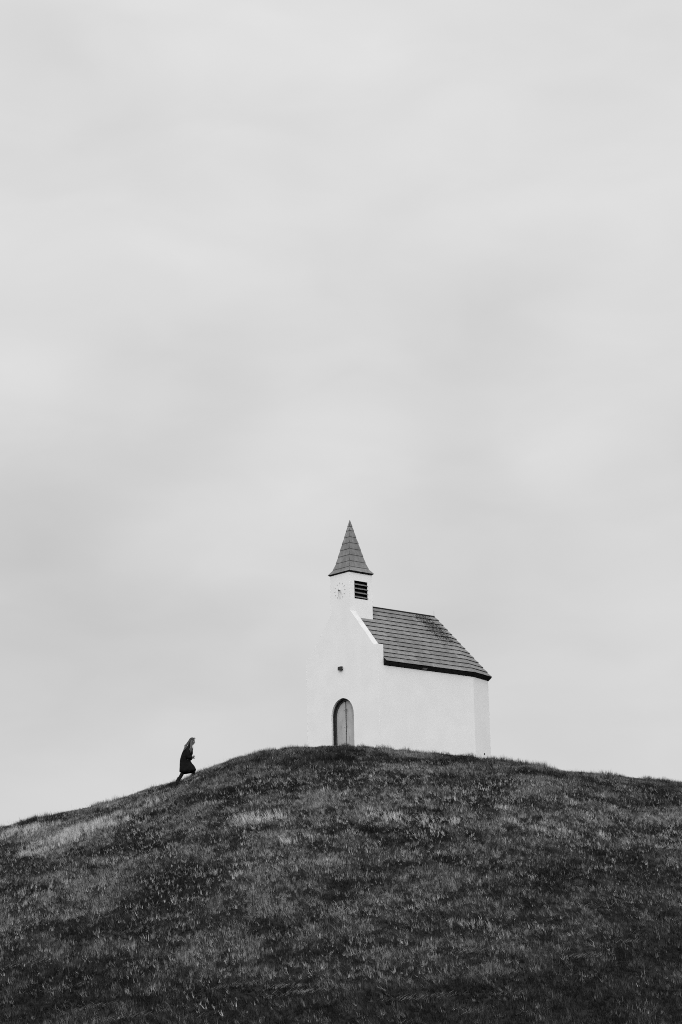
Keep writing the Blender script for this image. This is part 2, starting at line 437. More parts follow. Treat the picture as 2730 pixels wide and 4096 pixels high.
tt = (.085+.28*vg+.25*pf)*np.exp(rng.normal(-.2, .6, n))
bx, by, i, ox, oy = tufts(x, y, 4, .012)
m = len(bx)
blades('dry_grass', bx, by, th[i]*rng.uniform(.6, 1.4, m), rng.uniform(.008, .014, m), tl[i]+ox*10, rng.normal(-.05, .15, m)+oy*6, np.clip(tt[i]*rng.uniform(.7, 1.3, m), .02, .65), M_DRY,
       'pale dry grass standing in tufts and bands across the hillside')
# flattened straw lying along the slope
xs, ys = [], []
for cx, cy, wx, wy, a in STRAW:
    m_ = int(520*a*max(wx, .3))
    u = rng.normal(0, .55, m_); row = rng.integers(-1, 2, m_)*.10
    xs.append(cx+u*wx*1.2); ys.append(cy+row+rng.normal(0, .03, m_)+u*wx*.45)
for _ in range(120):
    cy = math.sqrt(rng.uniform(33**2, 62**2)); cx = rng.uniform(-1, 1)*.17*cy
    m_ = int(rng.uniform(8, 45)); wx = rng.uniform(.08, .3)
    u = rng.normal(0, .55, m_)
    xs.append(cx+u*wx*1.4); ys.append(cy+rng.normal(0, .04, m_)+u*wx*.45)
x = np.concatenate(xs); y = np.concatenate(ys); n = len(x)
sgn = np.where(rng.uniform(0, 1, n) < .14, -1, 1)
blades('flattened_straw', x, y, rng.uniform(.07, .20, n), rng.uniform(.006, .010, n), sgn*rng.uniform(.80, .97, n), rng.normal(.12, .10, n),
       rng.uniform(.10, .42, n), M_DRY, 'flattened pale straw lying in streaks on the lower slope')
# long loose stems along the left crest
n = 1500
y = rng.uniform(58, 73, n); x = np.where(rng.uniform(0, 1, n) < .75, rng.uniform(-13, -1.5, n), rng.uniform(2, 13, n))
blades('seed_stems', x, y, rng.uniform(.12, .36, n), rng.uniform(.004, .006, n), rng.normal(-.35, .22, n), rng.normal(0, .1, n),
       rng.uniform(.1, .3, n), M_DRY, 'thin loose seed stems rising above the crest of the hill')

# ------------------------------------------------------------------ the chapel
BASE = 10.5085+EYE                                  # chapel floor above the camera's ground
chapel = bpy.data.objects.new('chapel', None); C.objects.link(chapel)
chapel.location = (ORG[0], ORG[1], BASE); chapel.rotation_euler = (0, 0, -YAW)
tag(chapel, 'small white stucco chapel with dark slate roof and pointed bell tower on the hilltop', 'chapel')
W, Q, TD, T = 4.164, .5654, 1.163, .2823
ZTE, ZCT, ZK, KW = 6.9044, 5.3782, 3.851, .2145
ZR, ZSO, RE, LR = 5.782, 3.0536, 2.225, 4.995
ZE = 3.1926
H2 = W/2; CY = TD/2
RW = H2
SL = (ZR-ZE)/RE
FLOOR = -.9
def arch(hw, zs, rad_off=.03, n=14, drop=FLOOR):
    """pointed-round arch outline from bottom left over the top to bottom right"""
    r = hw+rad_off
    pts = [(-hw, drop)]
    a_end = math.acos(rad_off/r)
    for i in range(n+1):
        a = a_end*i/n
        pts.append((rad_off-r*math.cos(a), zs+r*math.sin(a)))
    right = [(-px, pz) for px, pz in pts[::-1][1:]]
    return pts+right
DW, ZS = .648, 1.375
bm = bmesh.new()
ar = arch(DW, ZS)
outline = [(-H2, FLOOR)]+ar+[(H2, FLOOR), (H2, ZK), (H2-KW, ZK), (Q, ZCT), (-Q, ZCT), (-H2+KW, ZK), (-H2, ZK)]
prism(bm, outline, 0, T, lambda u, v, dd: (u, dd, v))
# nave and five-sided apse: outer walls up to just under the roof
def plan(r, n=5):
    pts = [(r, T), (r, LR)]
    for i in range(1, n): pts.append((r*math.cos(math.pi*i/n), LR+r*math.sin(math.pi*i/n)))
    return pts+[(-r, LR), (-r, T)]
pl = plan(RW)
lo = [bm.verts.new((a, b, FLOOR)) for a, b in pl]; hi = [bm.verts.new((a, b, ZSO+.06)) for a, b in pl]
for i in range(len(pl)-1): bm.faces.new((lo[i], lo[i+1], hi[i+1], hi[i]))
wall = obj('wall', bm, M_WALL, chapel)
# the sloping copings' colour is darkened to offset the extra sky light there
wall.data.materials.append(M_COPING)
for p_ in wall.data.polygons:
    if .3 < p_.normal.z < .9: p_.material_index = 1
# bell tower with the louvre opening cut into its right side
bm = bmesh.new()
L0, L1, LZ0, LZ1, LD = .245, .914, 5.875, 6.578, .16
prof = [(0, ZCT), (0, ZTE+.02), (TD, ZTE+.02), (TD, 4.7), (T, 4.7), (T, ZCT)]
for sx in (-1, 1):
    if sx < 0:
        bm.faces.new([bm.verts.new((-Q, a, b)) for a, b in prof])
    else:
        def P(a, b): return bm.verts.new((Q, a, b))
        rects = [((0, ZCT), (L0, ZTE+.02)), ((L1, ZCT), (TD, ZTE+.02)), ((L0, ZCT), (L1, LZ0)), ((L0, LZ1), (L1, ZTE+.02)), ((T, 4.7), (TD, ZCT))]
        for (a0, b0), (a1, b1) in rects: bm.faces.new((P(a0, b0), P(a1, b0), P(a1, b1), P(a0, b1)))
        for (a0, b0), (a1, b1) in (((L0, LZ0), (L1, LZ0)), ((L1, LZ0), (L1, LZ1)), ((L1, LZ1), (L0, LZ1)), ((L0, LZ1), (L0, LZ0))):
            bm.faces.new([bm.verts.new(c) for c in ((Q, a0, b0), (Q, a1, b1), (Q-LD, a1, b1), (Q-LD, a0, b0))])
for i, (a, b) in enumerate(prof):
    a2, b2 = prof[(i+1) % len(prof)]
    if i in (3, 5): continue
    bm.faces.new([bm.verts.new(c) for c in ((-Q, a, b), (-Q, a2, b2), (Q, a2, b2), (Q, a, b))])
bmesh.ops.remove_doubles(bm, verts=bm.verts[:], dist=.0005)
obj('bell_tower', bm, M_WALL, chapel)

# louvre window
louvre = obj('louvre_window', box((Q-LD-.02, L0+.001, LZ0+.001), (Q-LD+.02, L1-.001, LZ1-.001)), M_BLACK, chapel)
def louvre_lining():
    bm = bmesh.new()
    x0, x1, t = Q-LD+.021, Q-.006, .012
    for lo_, hi_ in (((x0, L0+.001, LZ0+t+.001), (x1, L0+t, LZ1-t-.001)), ((x0, L1-t, LZ0+t+.001), (x1, L1-.001, LZ1-t-.001)),
                     ((x0, L0+.001, LZ1-t), (x1, L1-.001, LZ1-.001)), ((x0, L0+.001, LZ0+.001), (x1, L1-.001, LZ0+t))):
        add_box(bm, lo_, hi_)
    return bm
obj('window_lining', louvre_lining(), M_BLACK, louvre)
for i in range(4):
    zc = LZ1-(.225+.232*i)*(LZ1-LZ0)
    bm = bmesh.new()
    # board falling outwards with an upturned nose: outline in (x, z)
    pr = [(Q-.13, zc+.085), (Q-.13, zc+.093), (Q+.028, zc+.010), (Q+.028, zc-.010), (Q+.018, zc-.010), (Q+.018, zc+.004)]
    prism(bm, pr, L0+.02, L1+.018, lambda u, v, dd: (u, dd, v))
    for vv in bm.verts:
        if vv.co.x < Q+.005 and vv.co.y > L1-.014: vv.co.y = L1-.014
    sl_ = obj('slat', bm, M_SLAT, louvre)

# clock: ticks and hands straight on the stucco
ZC = 6.235
bm = bmesh.new(); tube(bm, [(0, .02, ZC), (0, -.085, ZC)], [.026, .022], 14)
clock = obj('clock', bm, M_CLOCK, chapel)
for k in range(12):
    a = 2*math.pi*k/12
    bm = bmesh.new(); add_box(bm, (-.0065, -.012, .262), (.0065, .01, .322))
    bm.transform(Matrix.Translation((0, 0, ZC)) @ Matrix.Rotation(a, 4, 'Y'))
    obj('hour_mark', bm, M_MARK, clock)
def hand(length, wd, ang, y, name):
    bm = bmesh.new()
    prism(bm, [(-wd, -.07), (wd, -.07), (wd*.5, length), (-wd*.5, length)], y, y-.008, lambda u, v, dd: (u, dd, v))
    bm.transform(Matrix.Translation((0, 0, ZC)) @ Matrix.Rotation(ang, 4, 'Y'))
    obj(name, bm, M_MARK, clock)
hand(.27, .008, R(180), -.072, 'minute_hand')
hand(.18, .011, R(134), -.058, 'hour_hand')

# main roof: thirteen stepped courses of boards, wrapping round the apse
NC = 13
def roof_pt(r, off=0.0):
    return ZR-SL*r+off
roof_bm = bmesh.new()
tone_l = roof_bm.faces.layers.float.new('tone')
def slab(bm, a, b, c, d_, lift_top, lift_bot, nrm, tone, thick=.009):
    """one board: a, b upper edge; d_, c lower edge; raised along nrm, with its butt end and sides"""
    top = [Vector(a)+nrm*lift_top, Vector(b)+nrm*lift_top, Vector(c)+nrm*lift_bot, Vector(d_)+nrm*lift_bot]
    botm = [Vector(a)-nrm*.004, Vector(b)-nrm*.004, Vector(c)+nrm*(lift_bot-thick), Vector(d_)+nrm*(lift_bot-thick)]
    tv = [bm.verts.new(p) for p in top]; bv = [bm.verts.new(p) for p in botm]
    lay = bm.faces.layers.float['tone']
    for idx in ((0, 1, 2, 3),):
        f = bm.faces.new([tv[i] for i in idx]); f[lay] = tone
    for i, j in ((0, 1), (1, 2), (2, 3), (3, 0)):
        f = bm.faces.new((tv[j], tv[i], bv[i], bv[j])); f[lay] = tone*.9
    f = bm.faces.new((bv[3], bv[2], bv[1], bv[0])); f[lay] = tone*.5
def side_courses(bm, edge_top, edge_bot, lengths, nrm, k):
    pass
rr = [RE*i/NC for i in range(NC+1)]
for side in (1, -1):
    nrm = Vector((SL*side, 0, 1)).normalized()
    for k in range(NC):
        r0, r1 = max(rr[k], .012), rr[k+1]
        y = T+.004
        y += 0 if k % 2 else 0
        off = random.uniform(.1, .3)
        first = True
        while y < LR-.05:
            wd = off if first else random.choice((.26, .31, .36, .42))*random.uniform(.9, 1.1)
            first = False
            y1 = min(y+wd, LR-.004)
            if LR-y1 < .12: y1 = LR-.004
            g = .0012
            lb = .038+random.uniform(-.003, .003)
            a = (side*r0, y+g, roof_pt(r0)); b = (side*r0, y1-g, roof_pt(r0))
            c = (side*r1, y1-g, roof_pt(r1)); d_ = (side*r1, y+g, roof_pt(r1))
            slab(roof_bm, a, b, c, d_, .003, lb, nrm, random.random())
            y = y1
for i in range(5):
    a0, a1 = math.pi*i/5, math.pi*(i+1)/5
    am = (a0+a1)/2; cs = math.cos(math.pi/10)
    nrm = Vector((math.cos(am)*SL/cs, math.sin(am)*SL/cs, 1)).normalized()
    for k in range(NC):
        r0, r1 = max(rr[k], .012), rr[k+1]
        e0 = Vector((math.cos(a0), math.sin(a0), 0)); e1 = Vector((math.cos(a1), math.sin(a1), 0))
        m_ = max(1, round((e1-e0).length*r1/.36))
        for j in range(m_):
            f0, f1 = j/m_+.006, (j+1)/m_-.006
            def pt(r, f):
                q_ = (e0*(1-f)+e1*f)*r
                return (q_.x, LR+q_.y, roof_pt(r))
            slab(roof_bm, pt(r0, f0), pt(r0, f1), pt(r1, f1), pt(r1, f0), .003, .038+random.uniform(-.003, .003), nrm, random.random()*.8+.1)
roof = obj('roof', roof_bm, M_ROOF, chapel, fix=True)
# underlay sheet seen in the joints
bm = bmesh.new()
p0 = plan(.02); p1 = plan(RE-.01)
up = [bm.verts.new((a, b, roof_pt(.02)-.014)) for a, b in p0]; dn = [bm.verts.new((a, b, roof_pt(RE-.01)-.014)) for a, b in p1]
for i in range(len(p0)-1): bm.faces.new((up[i], up[i+1], dn[i+1], dn[i]))
obj('roof_underlay', bm, M_UNDER, roof)
bm = bmesh.new()
prism(bm, [(-.045, ZR-.030), (0, ZR+.034), (.045, ZR-.030), (.045, ZR-.045), (0, ZR+.016), (-.045, ZR-.045)], TD+.002, LR+.01, lambda u, v, dd: (u, dd, v))
obj('ridge_cap', bm, M_UNDER, roof)
# black eaves: triangular boxing from the board ends back to the wall
bm = bmesh.new()
sec = [(RE-.004, ZE-.022), (RW+.002, ZSO), (RW+.002, roof_pt(RW)-.03)]
rows = [[bm.verts.new((a, b, z)) for a, b in plan(r)] for r, z in sec]
for j in range(3):
    A, B = rows[j], rows[(j+1) % 3]
    for i in range(len(A)-1): bm.faces.new((A[i], A[i+1], B[i+1], B[i]))
for e in (0, -1): bm.faces.new([rw[e] for rw in rows])
eaves = obj('eaves', bm, M_BLACK, chapel)
# lamp let into the eaves, half way along
bm = bmesh.new()
add_box(bm, (-.032, -.11, -.012), (.032, .11, .012))
bm.transform(Matrix.Translation((RW+.075, 2.34, ZSO+.055)) @ Matrix.Rotation(R(45)-math.pi/2+R(45), 4, 'Y'))
bm.free()
bm = bmesh.new()
dirn = Vector((RE-RW, 0, ZE-.022-ZSO)).normalized(); nn = Vector((dirn.z, 0, -dirn.x))
c0 = Vector((RW+.002, 2.34, ZSO))+dirn*.085+nn*.004
vs_ = []
for dd in (-.012, .012):
    for a, b in ((-.04, -.11), (.04, -.11), (.04, .11), (-.04, .11)):
        vs_.append(bm.verts.new(c0+dirn*a+Vector((0, b, 0))+nn*dd))
for f in ((0, 1, 2, 3), (7, 6, 5, 4), (0, 4, 5, 1), (1, 5, 6, 2), (2, 6, 7, 3), (3, 7, 4, 0)): bm.faces.new([vs_[i] for i in f])
obj('eaves_lamp', bm, M_LENS, eaves)
# rod at the end of the ridge
bm = bmesh.new(); tube(bm, [(0, LR-.01, ZR), (0, LR-.01, ZR+.235)], [.008, .006], 6)
obj('lightning_rod', bm, M_STEEL, chapel)

# spire: flared pyramid of stepped courses
ZRAD = [(9.135, .004), (8.855, .077), (8.676, .120), (8.411, .176), (8.160, .238), (7.902, .297), (7.646, .357), (7.386, .418), (7.134, .503), (6.930, .645)]
sp = bmesh.new(); sp.faces.layers.float.new('tone')
CORN = [Vector((1, -1, 0)), Vector((1, 1, 0)), Vector((-1, 1, 0)), Vector((-1, -1, 0))]
for k in range(len(ZRAD)-1):
    (z0, r0), (z1, r1) = ZRAD[k], ZRAD[k+1]
    r0u = r0-(.014 if k else 0)
    for s_ in range(4):
        e0, e1 = CORN[s_], CORN[(s_+1) % 4]
        m_ = max(1, round(2*r1/.24))
        mid = (e0+e1)*.5
        nrm = (mid*(z0-z1)+Vector((0, 0, r1-r0u))).normalized()
        for j in range(m_):
            f0, f1 = j/m_, (j+1)/m_
            if j: f0 += .0008
            if j < m_-1: f1 -= .0008
            def pt(r, z, f):
                q_ = (e0*(1-f)+e1*f)*r
                return (q_.x, CY+q_.y, z)
            slab(sp, pt(r0u, z0, f0), pt(r0u, z0, f1), pt(r1-.012, z1, f1), pt(r1-.012, z1, f0), .001, .018, nrm, .05+.35*random.random(), .006)
spire = obj('spire', sp, M_SPIRE, chapel)
bm = bmesh.new()     # dark inner pyramid and boxed-in underside
ring = []
for z, r in [(9.12, .001)]+[(z, r-.02) for z, r in ZRAD[1:]]:
    ring.append([bm.verts.new((e.x*r, CY+e.y*r, z-.004)) for e in CORN])
ring.append([bm.verts.new((e.x*(Q+.01), CY+e.y*(Q+.01), 6.885)) for e in CORN])
for A, B in zip(ring, ring[1:]):
    for i in range(4): bm.faces.new((A[i], A[(i+1) % 4], B[(i+1) % 4], B[i]))
bm.faces.new(ring[-1])
obj('spire_soffit', bm, M_BLACK, spire)

# door: frame, dark grey ring inside it, two leaves
def arch_ring(hw_out, hw_in, y0, y1, zs):
    bm = bmesh.new()
    o_, i_ = arch(hw_out, zs), arch(hw_in, zs)
    vo = [[bm.verts.new((u, y_, v)) for u, v in o_] for y_ in (y0, y1)]
    vi = [[bm.verts.new((u, y_, v)) for u, v in i_] for y_ in (y0, y1)]
    for i in range(len(o_)-1):
        bm.faces.new((vo[0][i], vo[0][i+1], vi[0][i+1], vi[0][i]))
        bm.faces.new((vi[0][i], vi[0][i+1], vi[1][i+1], vi[1][i]))
        bm.faces.new((vo[1][i], vi[1][i], vi[1][i+1], vo[1][i+1]))
        bm.faces.new((vo[0][i], vo[1][i], vo[1][i+1], vo[0][i+1]))
    return bm
door = obj('door', box((-.62, .236, FLOOR), (.62, .262, 2.0)), M_BLACK, chapel)
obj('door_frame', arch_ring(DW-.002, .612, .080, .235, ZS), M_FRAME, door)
obj('door_inner_ring', arch_ring(.611, .555, .165, .234, ZS), M_INNER, door)
def leaf(x0, x1, y0, y1):
    """one door leaf: the part of the arch between x0 and x1"""
    hw, r, off = .554, .584, .03
    def top(x):
        x = abs(x)
        return ZS+math.sqrt(max(r*r-(x+off)**2, 0))
    n = 14
    xs_ = [x0+(x1-x0)*i/n for i in range(n+1)]
    pts = [(x0, FLOOR)]+[(a, top(a)) for a in xs_]+[(x1, FLOOR)]
    bm = bmesh.new(); prism(bm, pts, y0, y1, lambda u, v, dd: (u, dd, v))
    bmesh.ops.remove_doubles(bm, verts=bm.verts[:], dist=.0005)
    return bm
obj('door_leaf', leaf(-.553, -.062, .200, .233), M_DOOR, door)
lf = obj('door_leaf', leaf(.006, .553, .196, .233), M_DOOR, door)
for z in (1.62, .98, .18):
    bm = bmesh.new(); tube(bm, [(.012, .19, z+.035), (.012, .165, z+.035), (.062, .158, z+.028), (.066, .158, z-.03), (.014, .165, z-.035), (.012, .19, z-.035)], .008, 6)
    obj('hasp', bm, M_STEEL, door)
    bm = bmesh.new(); tube(bm, [(-.118, .203, z-.02), (-.118, .192, z-.02)], .012, 8)
    obj('bolt_head', bm, M_CLOCK, door)
# lamp box above the door
bm = box((-.115, -.105, 3.128), (.082, -.001, 3.262))
bmesh.ops.bevel(bm, geom=bm.edges[:], offset=.006, segments=1, affect='EDGES')
lamp = obj('wall_lamp', bm, M_FRAME, chapel)
obj('lamp_lens', box((-.09, -.09, 3.120), (.06, -.015, 3.1275)), M_LENS, lamp)
obj('lamp_bracket', box((.0825, -.045, 3.170), (.094, -.015, 3.235)), M_SLAT, lamp)
# little vent in the apse wall near the ground
a_ = R(36)*.80
f0 = Vector((RW, LR, 0)); f1 = Vector((RW*math.cos(R(36)), LR+RW*math.sin(R(36)), 0))
nv = Vector((math.cos(R(18)), math.sin(R(18)), 0)); tv = (f1-f0).normalized()
pv = f0+(f1-f0)*.57
bm = bmesh.new()
add_box(bm, (-.03, -.02, -.035), (.03, .012, .035))
rot = Matrix(((tv.x, nv.x, 0), (tv.y, nv.y, 0), (0, 0, 1))).to_4x4()
bm.transform(Matrix.Translation(pv+Vector((0, 0, .115))) @ rot)
obj('vent', bm, M_BLACK, chapel)

# ------------------------------------------------------------------ the walking woman
PY = 70.9
PX_ = -.0800*PY
PZ = .1186*PY+EYE
woman = bpy.data.objects.new('person', None); C.objects.link(woman)
woman.location = (PX_, PY, PZ)
tag(woman, 'woman in a long black coat with long loose hair walking uphill towards the chapel', 'person')
U = .00109
def pp(cx, cy, y=0.0):
    """figure plane: cx right and cy down in the study sheet's units, y away from the viewer in metres"""
    a, b = (cx-560)*U, (1640-cy)*U
    return Vector((a+.0207*b, y, b-.0207*a))
SKIN_M = Mat('skin', .24, .5, .3); SKIN_M.value(SKIN_M.rng(SKIN_M.noise(30), .3, .7, .21, .27))
CLOTH_M = Mat('black_trousers', .010, .9, .1); CLOTH_M.value(CLOTH_M.rng(CLOTH_M.noise(20), .3, .7, .007, .012))
COAT_M = Mat('black_wool_coat', .010, .95, .05); COAT_M.value(COAT_M.rng(COAT_M.noise(14), .3, .7, .007, .012)); COAT_M.bump(COAT_M.noise(9), .5, .01)
HAIR_M = Mat('dark_blond_hair', .12, .5, .4); HAIR_M.value(HAIR_M.rng(HAIR_M.attr('tone'), 0, 1, .02, .26))
LENS_M = Mat('tinted_lens', .012, .25, .4)
EYE_M = Mat('eye_and_lash', .03, .4, .4)

def skinned(verts, edges, root):
    me = bpy.data.meshes.new('tmp'); me.from_pydata([v[0] for v in verts], edges, [])
    o = bpy.data.objects.new('tmp', me); C.objects.link(o)
    sk = o.modifiers.new('s', 'SKIN'); sk.use_smooth_shade = True
    for i, v in enumerate(verts):
        r_ = v[1]; r_ = r_ if isinstance(r_, tuple) else (r_, r_)
        d_ = me.skin_vertices[0].data[i]; d_.radius = r_; d_.use_root = (i == root)
    sb = o.modifiers.new('b', 'SUBSURF'); sb.levels = 2; sb.render_levels = 2
    bpy.context.view_layer.update()
    ev = o.evaluated_get(bpy.context.evaluated_depsgraph_get())
    out_ = bpy.data.meshes.new_from_object(ev)
    bpy.data.objects.remove(o)
    return out_
V = []; E_ = []
def vadd(p, r, parent=None):
    V.append((p, r)); i = len(V)-1
    if parent is not None: E_.append((parent, i))
    return i
pel = vadd(pp(800, 1010), (.12, .15))
sp1 = vadd(pp(815, 860), (.105, .13), pel)
sp2 = vadd(pp(850, 720), (.11, .15), sp1)
sp3 = vadd(pp(890, 590), (.085, .12), sp2)
nk = vadd(pp(935, 520), .05, sp3)
hd0 = vadd(pp(975, 450), .055, nk)
hd = vadd(pp(992, 375), .08, hd0)
# far (left) leg forward, near (right) leg pushing off behind
for hip, knee, ank, heel, toe in (((805, 1090, -.085), (715, 1390, -.08), (590, 1610, -.075), (560, 1655, -.075), (660, 1640, -.085)),
                                  ((850, 1090, .085), (1045, 1260, .085), (1045, 1450, .09), (1030, 1505, .09), (1130, 1500, .09))):
    h_ = vadd(pp(*hip), .09, pel); k_ = vadd(pp(*knee), .068, h_)
    c_ = vadd(pp((knee[0]*.6+ank[0]*.4), (knee[1]*.6+ank[1]*.4), ank[2]), .066, k_)
    a_ = vadd(pp(*ank), .058, c_); e_ = vadd(pp(*heel), .038, a_); vadd(pp(*toe), .028, e_)
# arms: near (right) bent with the hand held out in front, far (left) behind it
for yy, hx, hy, fan in ((-.20, 0, 0, 1), (.17, -22, 22, -1)):
    sh = vadd(pp(885, 590, yy*.75), .058, sp3)
    el_ = vadd(pp(880+hx, 890+hy, yy*1.05), .044, sh)
    fo = vadd(pp(960+hx, 880+hy, yy*.8), .036, el_)
    wr = vadd(pp(1018+hx, 868+hy, yy*.55), .025, fo)
    pa = vadd(pp(1048+hx, 862+hy, yy*.50), (.018, .032), wr)
    kn = vadd(pp(1066+hx, 858+hy, yy*.48), (.014, .034), pa)
    for q_, (dy_, ln) in enumerate(((-.027, 1.0), (-.009, 1.12), (.009, 1.05), (.027, .82))):
        f1 = vadd(pp(1082+hx, 858+hy, yy*.48+dy_), .0085, kn)
        f2 = vadd(pp(1082+hx+18*ln, 868+hy+3*q_, yy*.47+dy_), .008, f1)
        vadd(pp(1082+hx+16*ln, 868+hy+24*ln, yy*.46+dy_*.9), .0065, f2)
    t1 = vadd(pp(1050+hx, 845+hy, yy*.50-.030*fan), .010, pa)
    t2 = vadd(pp(1072+hx, 834+hy, yy*.48-.036*fan), .009, t1)
    vadd(pp(1092+hx, 838+hy, yy*.47-.028*fan), .007, t2)
body_me = skinned(V, E_, pel)
bm = bmesh.new(); bm.from_mesh(body_me)
# head in profile: skull, brow, nose, lips, chin, ear; facing right, chin dropped a little
hc = pp(995, 380); TILT = R(14)
hb = bmesh.new(); bmesh.ops.create_uvsphere(hb, u_segments=40, v_segments=28, radius=1)
for v in hb.verts:
    x_, y_, z_ = v.co
    fr = max(x_, 0)
    sx_ = .098; sz_ = .118; sy_ = .078
    px_, py_, pz_ = x_*sx_, y_*sy_, z_*sz_
    if z_ < 0: py_ *= 1-.35*(-z_); px_ *= 1-.12*(-z_) if x_ < 0 else 1
    c_ = math.exp(-(y_/.22)**2)
    if x_ > .2:
        px_ += .028*c_*math.exp(-((z_+.22)/.14)**2)*(1 if z_ < -.22 else math.exp(-((z_+.22)/.2)**2)**.3)   # nose
        px_ -= .010*math.exp(-(y_/.45)**2)*math.exp(-((z_-.02)/.10)**2)                                  # eye line
        px_ += .010*math.exp(-(y_/.35)**2)*math.exp(-((z_+.52)/.07)**2)                                  # lips
        px_ += .022*math.exp(-(y_/.45)**2)*math.exp(-((z_+.82)/.16)**2)                                  # chin
    for sgn_ in (-1, 1):                                                                                 # ears
        dd = math.exp(-(((x_+.08)/.14)**2+((z_+.12)/.24)**2))
        if sgn_*y_ > .6: py_ += sgn_*.016*dd
    v.co = (px_, py_, pz_)
rotm = Matrix.Rotation(TILT, 4, 'Y')
hb.transform(Matrix.Translation(hc) @ rotm)
tmp = bpy.data.meshes.new('tmp'); hb.to_mesh(tmp); hb.free()
bm.from_mesh(tmp)
body_me2 = bpy.data.meshes.new('body'); bm.to_mesh(body_me2); bm.free()
to = bpy.data.objects.new('tmp', body_me2); C.objects.link(to)
rm = to.modifiers.new('r', 'REMESH'); rm.mode = 'VOXEL'; rm.voxel_size = .0055; rm.use_smooth_shade = True
bpy.context.view_layer.update()
body_final = bpy.data.meshes.new_from_object(to.evaluated_get(bpy.context.evaluated_depsgraph_get()))
bpy.data.objects.remove(to)
body_final.materials.clear()
for m_ in (SKIN_M.m, CLOTH_M.m, EYE_M.m): body_final.materials.append(m_)
eyes = [hc+rotm.to_3x3() @ Vector((.083, s_*.033, .004)) for s_ in (-1, 1)]
mouth = hc+rotm.to_3x3() @ Vector((.092, 0, -.062))
waist = pp(800, 1000).z
for p_ in body_final.polygons:
    c_ = p_.center
    p_.material_index = 1 if c_.z < waist or c_.x < pp(985, 700).x and c_.z < pp(900, 520).z else 0
    if any((c_-e).length < .010 for e in eyes) or ((c_-mouth).length < .02 and abs(c_.z-mouth.z) < .004): p_.material_index = 2
body = link('body', body_final, None, woman)
# boots
for ank, heel, toe in (((590, 1600, -.075), (565, 1655, -.075), (668, 1648, -.088)), ((1045, 1450, .09), (1028, 1505, .09), (1135, 1502, .092))):
    bm = bmesh.new()
    tube(bm, [pp(ank[0]+45*(1 if ank[2] < 0 else 0), ank[1]-90, ank[2]), pp(*ank), pp(heel[0]+12, heel[1]-8, heel[2])], [.068, .066, .055], 14)
    tube(bm, [pp(heel[0], heel[1]-6, heel[2]), pp((heel[0]+toe[0])/2, (heel[1]+toe[1])/2-6, toe[2]), pp(*toe)], [.045, .044, .030], 14)
    obj('boot', bm, CLOTH_M.m, woman, True)

# coat: lofted rings, flaring to the hem, the front panel blown forward
rings = [(505, 885, 985, .062), (535, 840, 1000, .11), (570, 790, 1010, .165), (610, 755, 1020, .19), (680, 718, 1026, .20), (750, 690, 1028, .20), (800, 672, 1012, .195), (860, 655, 985, .19),
         (915, 640, 955, .182), (960, 632, 936, .178), (985, 630, 962, .18), (1010, 629, 980, .185), (1055, 627, 1002, .19), (1100, 625, 1048, .20), (1150, 626, 1088, .205), (1200, 624, 1114, .21), (1255, 621, 1136, .215)]
bm = bmesh.new(); NR = 36
rows = []
def ring_row(cy, xb, xf, wy, tilt=None):
    out_ = []
    for k in range(NR):
        a = 2*math.pi*k/NR
        ca, sa = math.cos(a), math.sin(a)
        fold = 1+.035*math.sin(5*a+cy*.013)*min(1, max(0, (cy-700)/400))
        cx = (xb+xf)/2+(xf-xb)/2*ca
        yy = wy*fold*(abs(sa)**.85)*(1 if sa > 0 else -1)
        c2 = cy
        if tilt: c2 = tilt(cx, yy)
        out_.append(bm.verts.new(pp(cx, c2, yy)))
    return out_
for rg in rings: rows.append(ring_row(*rg))
def hem(cx, yy):
    return float(np.interp(cx, [620, 745, 980, 1100, 1138], [1316, 1376, 1342, 1296, 1262]))
rows.append(ring_row(1320, 620, 1130, .215, hem))
rows.append(ring_row(1320, 632, 1118, .205, lambda cx, yy: hem(cx, yy)-6))
rows.append(ring_row(1200, 640, 1095, .190, None))
for A, B in zip(rows, rows[1:]):
    for k in range(NR): bm.faces.new((A[k], A[(k+1) % NR], B[(k+1) % NR], B[k]))
bm.faces.new(rows[0][::-1])
coat = obj('coat', bm, COAT_M.m, woman, True)
for yy, hx, hy in ((-.20, 0, 0), (.17, -22, 22)):
    bm = bmesh.new()
    tube(bm, [pp(868, 575, yy*.62), pp(890, 640, yy*.9), pp(892, 760, yy*1.06), pp(885+hx, 890+hy, yy*1.08), pp(930+hx, 905+hy, yy*.95), pp(990+hx, 876+hy, yy*.7)],
         [.060, .082, .076, .070, .062, .052], 16)
    obj('sleeve', bm, COAT_M.m, coat, True)
bm = bmesh.new(); bmesh.ops.create_uvsphere(bm, u_segments=10, v_segments=6, radius=.009)
bm.transform(Matrix.Translation(pp(894, 957, -.185)))
obj('button', bm, M_STEEL, coat, True)

# hair: a cap over the skull and loose locks falling behind and in front of the shoulder
hairbm = bmesh.new(); hl = hairbm.faces.layers.float.new('tone')
hr = random.Random(8)
capb = bmesh.new(); bmesh.ops.create_uvsphere(capb, u_segments=28, v_segments=20, radius=1)
dele = []
for v in capb.verts:
    x_, y_, z_ = v.co
    if x_ > (.30+.5*max(0, z_) if abs(y_) < .45 else .62) or z_ < -.55: dele.append(v)
    ridge = 1+.02*math.sin(9*math.atan2(y_, z_+.001))
    v.co = (x_*.112*ridge-.006, y_*.092*ridge, z_*.130*ridge+.004)
bmesh.ops.delete(capb, geom=dele, context='VERTS')
capb.transform(Matrix.Translation(hc) @ rotm)
tmp2 = bpy.data.meshes.new('tmp'); capb.to_mesh(tmp2); capb.free(); hairbm.from_mesh(tmp2)
hl = hairbm.faces.layers.float.get('tone') or hairbm.faces.layers.float.new('tone')
for f in hairbm.faces: f[hl] = .02+.05*hr.random()
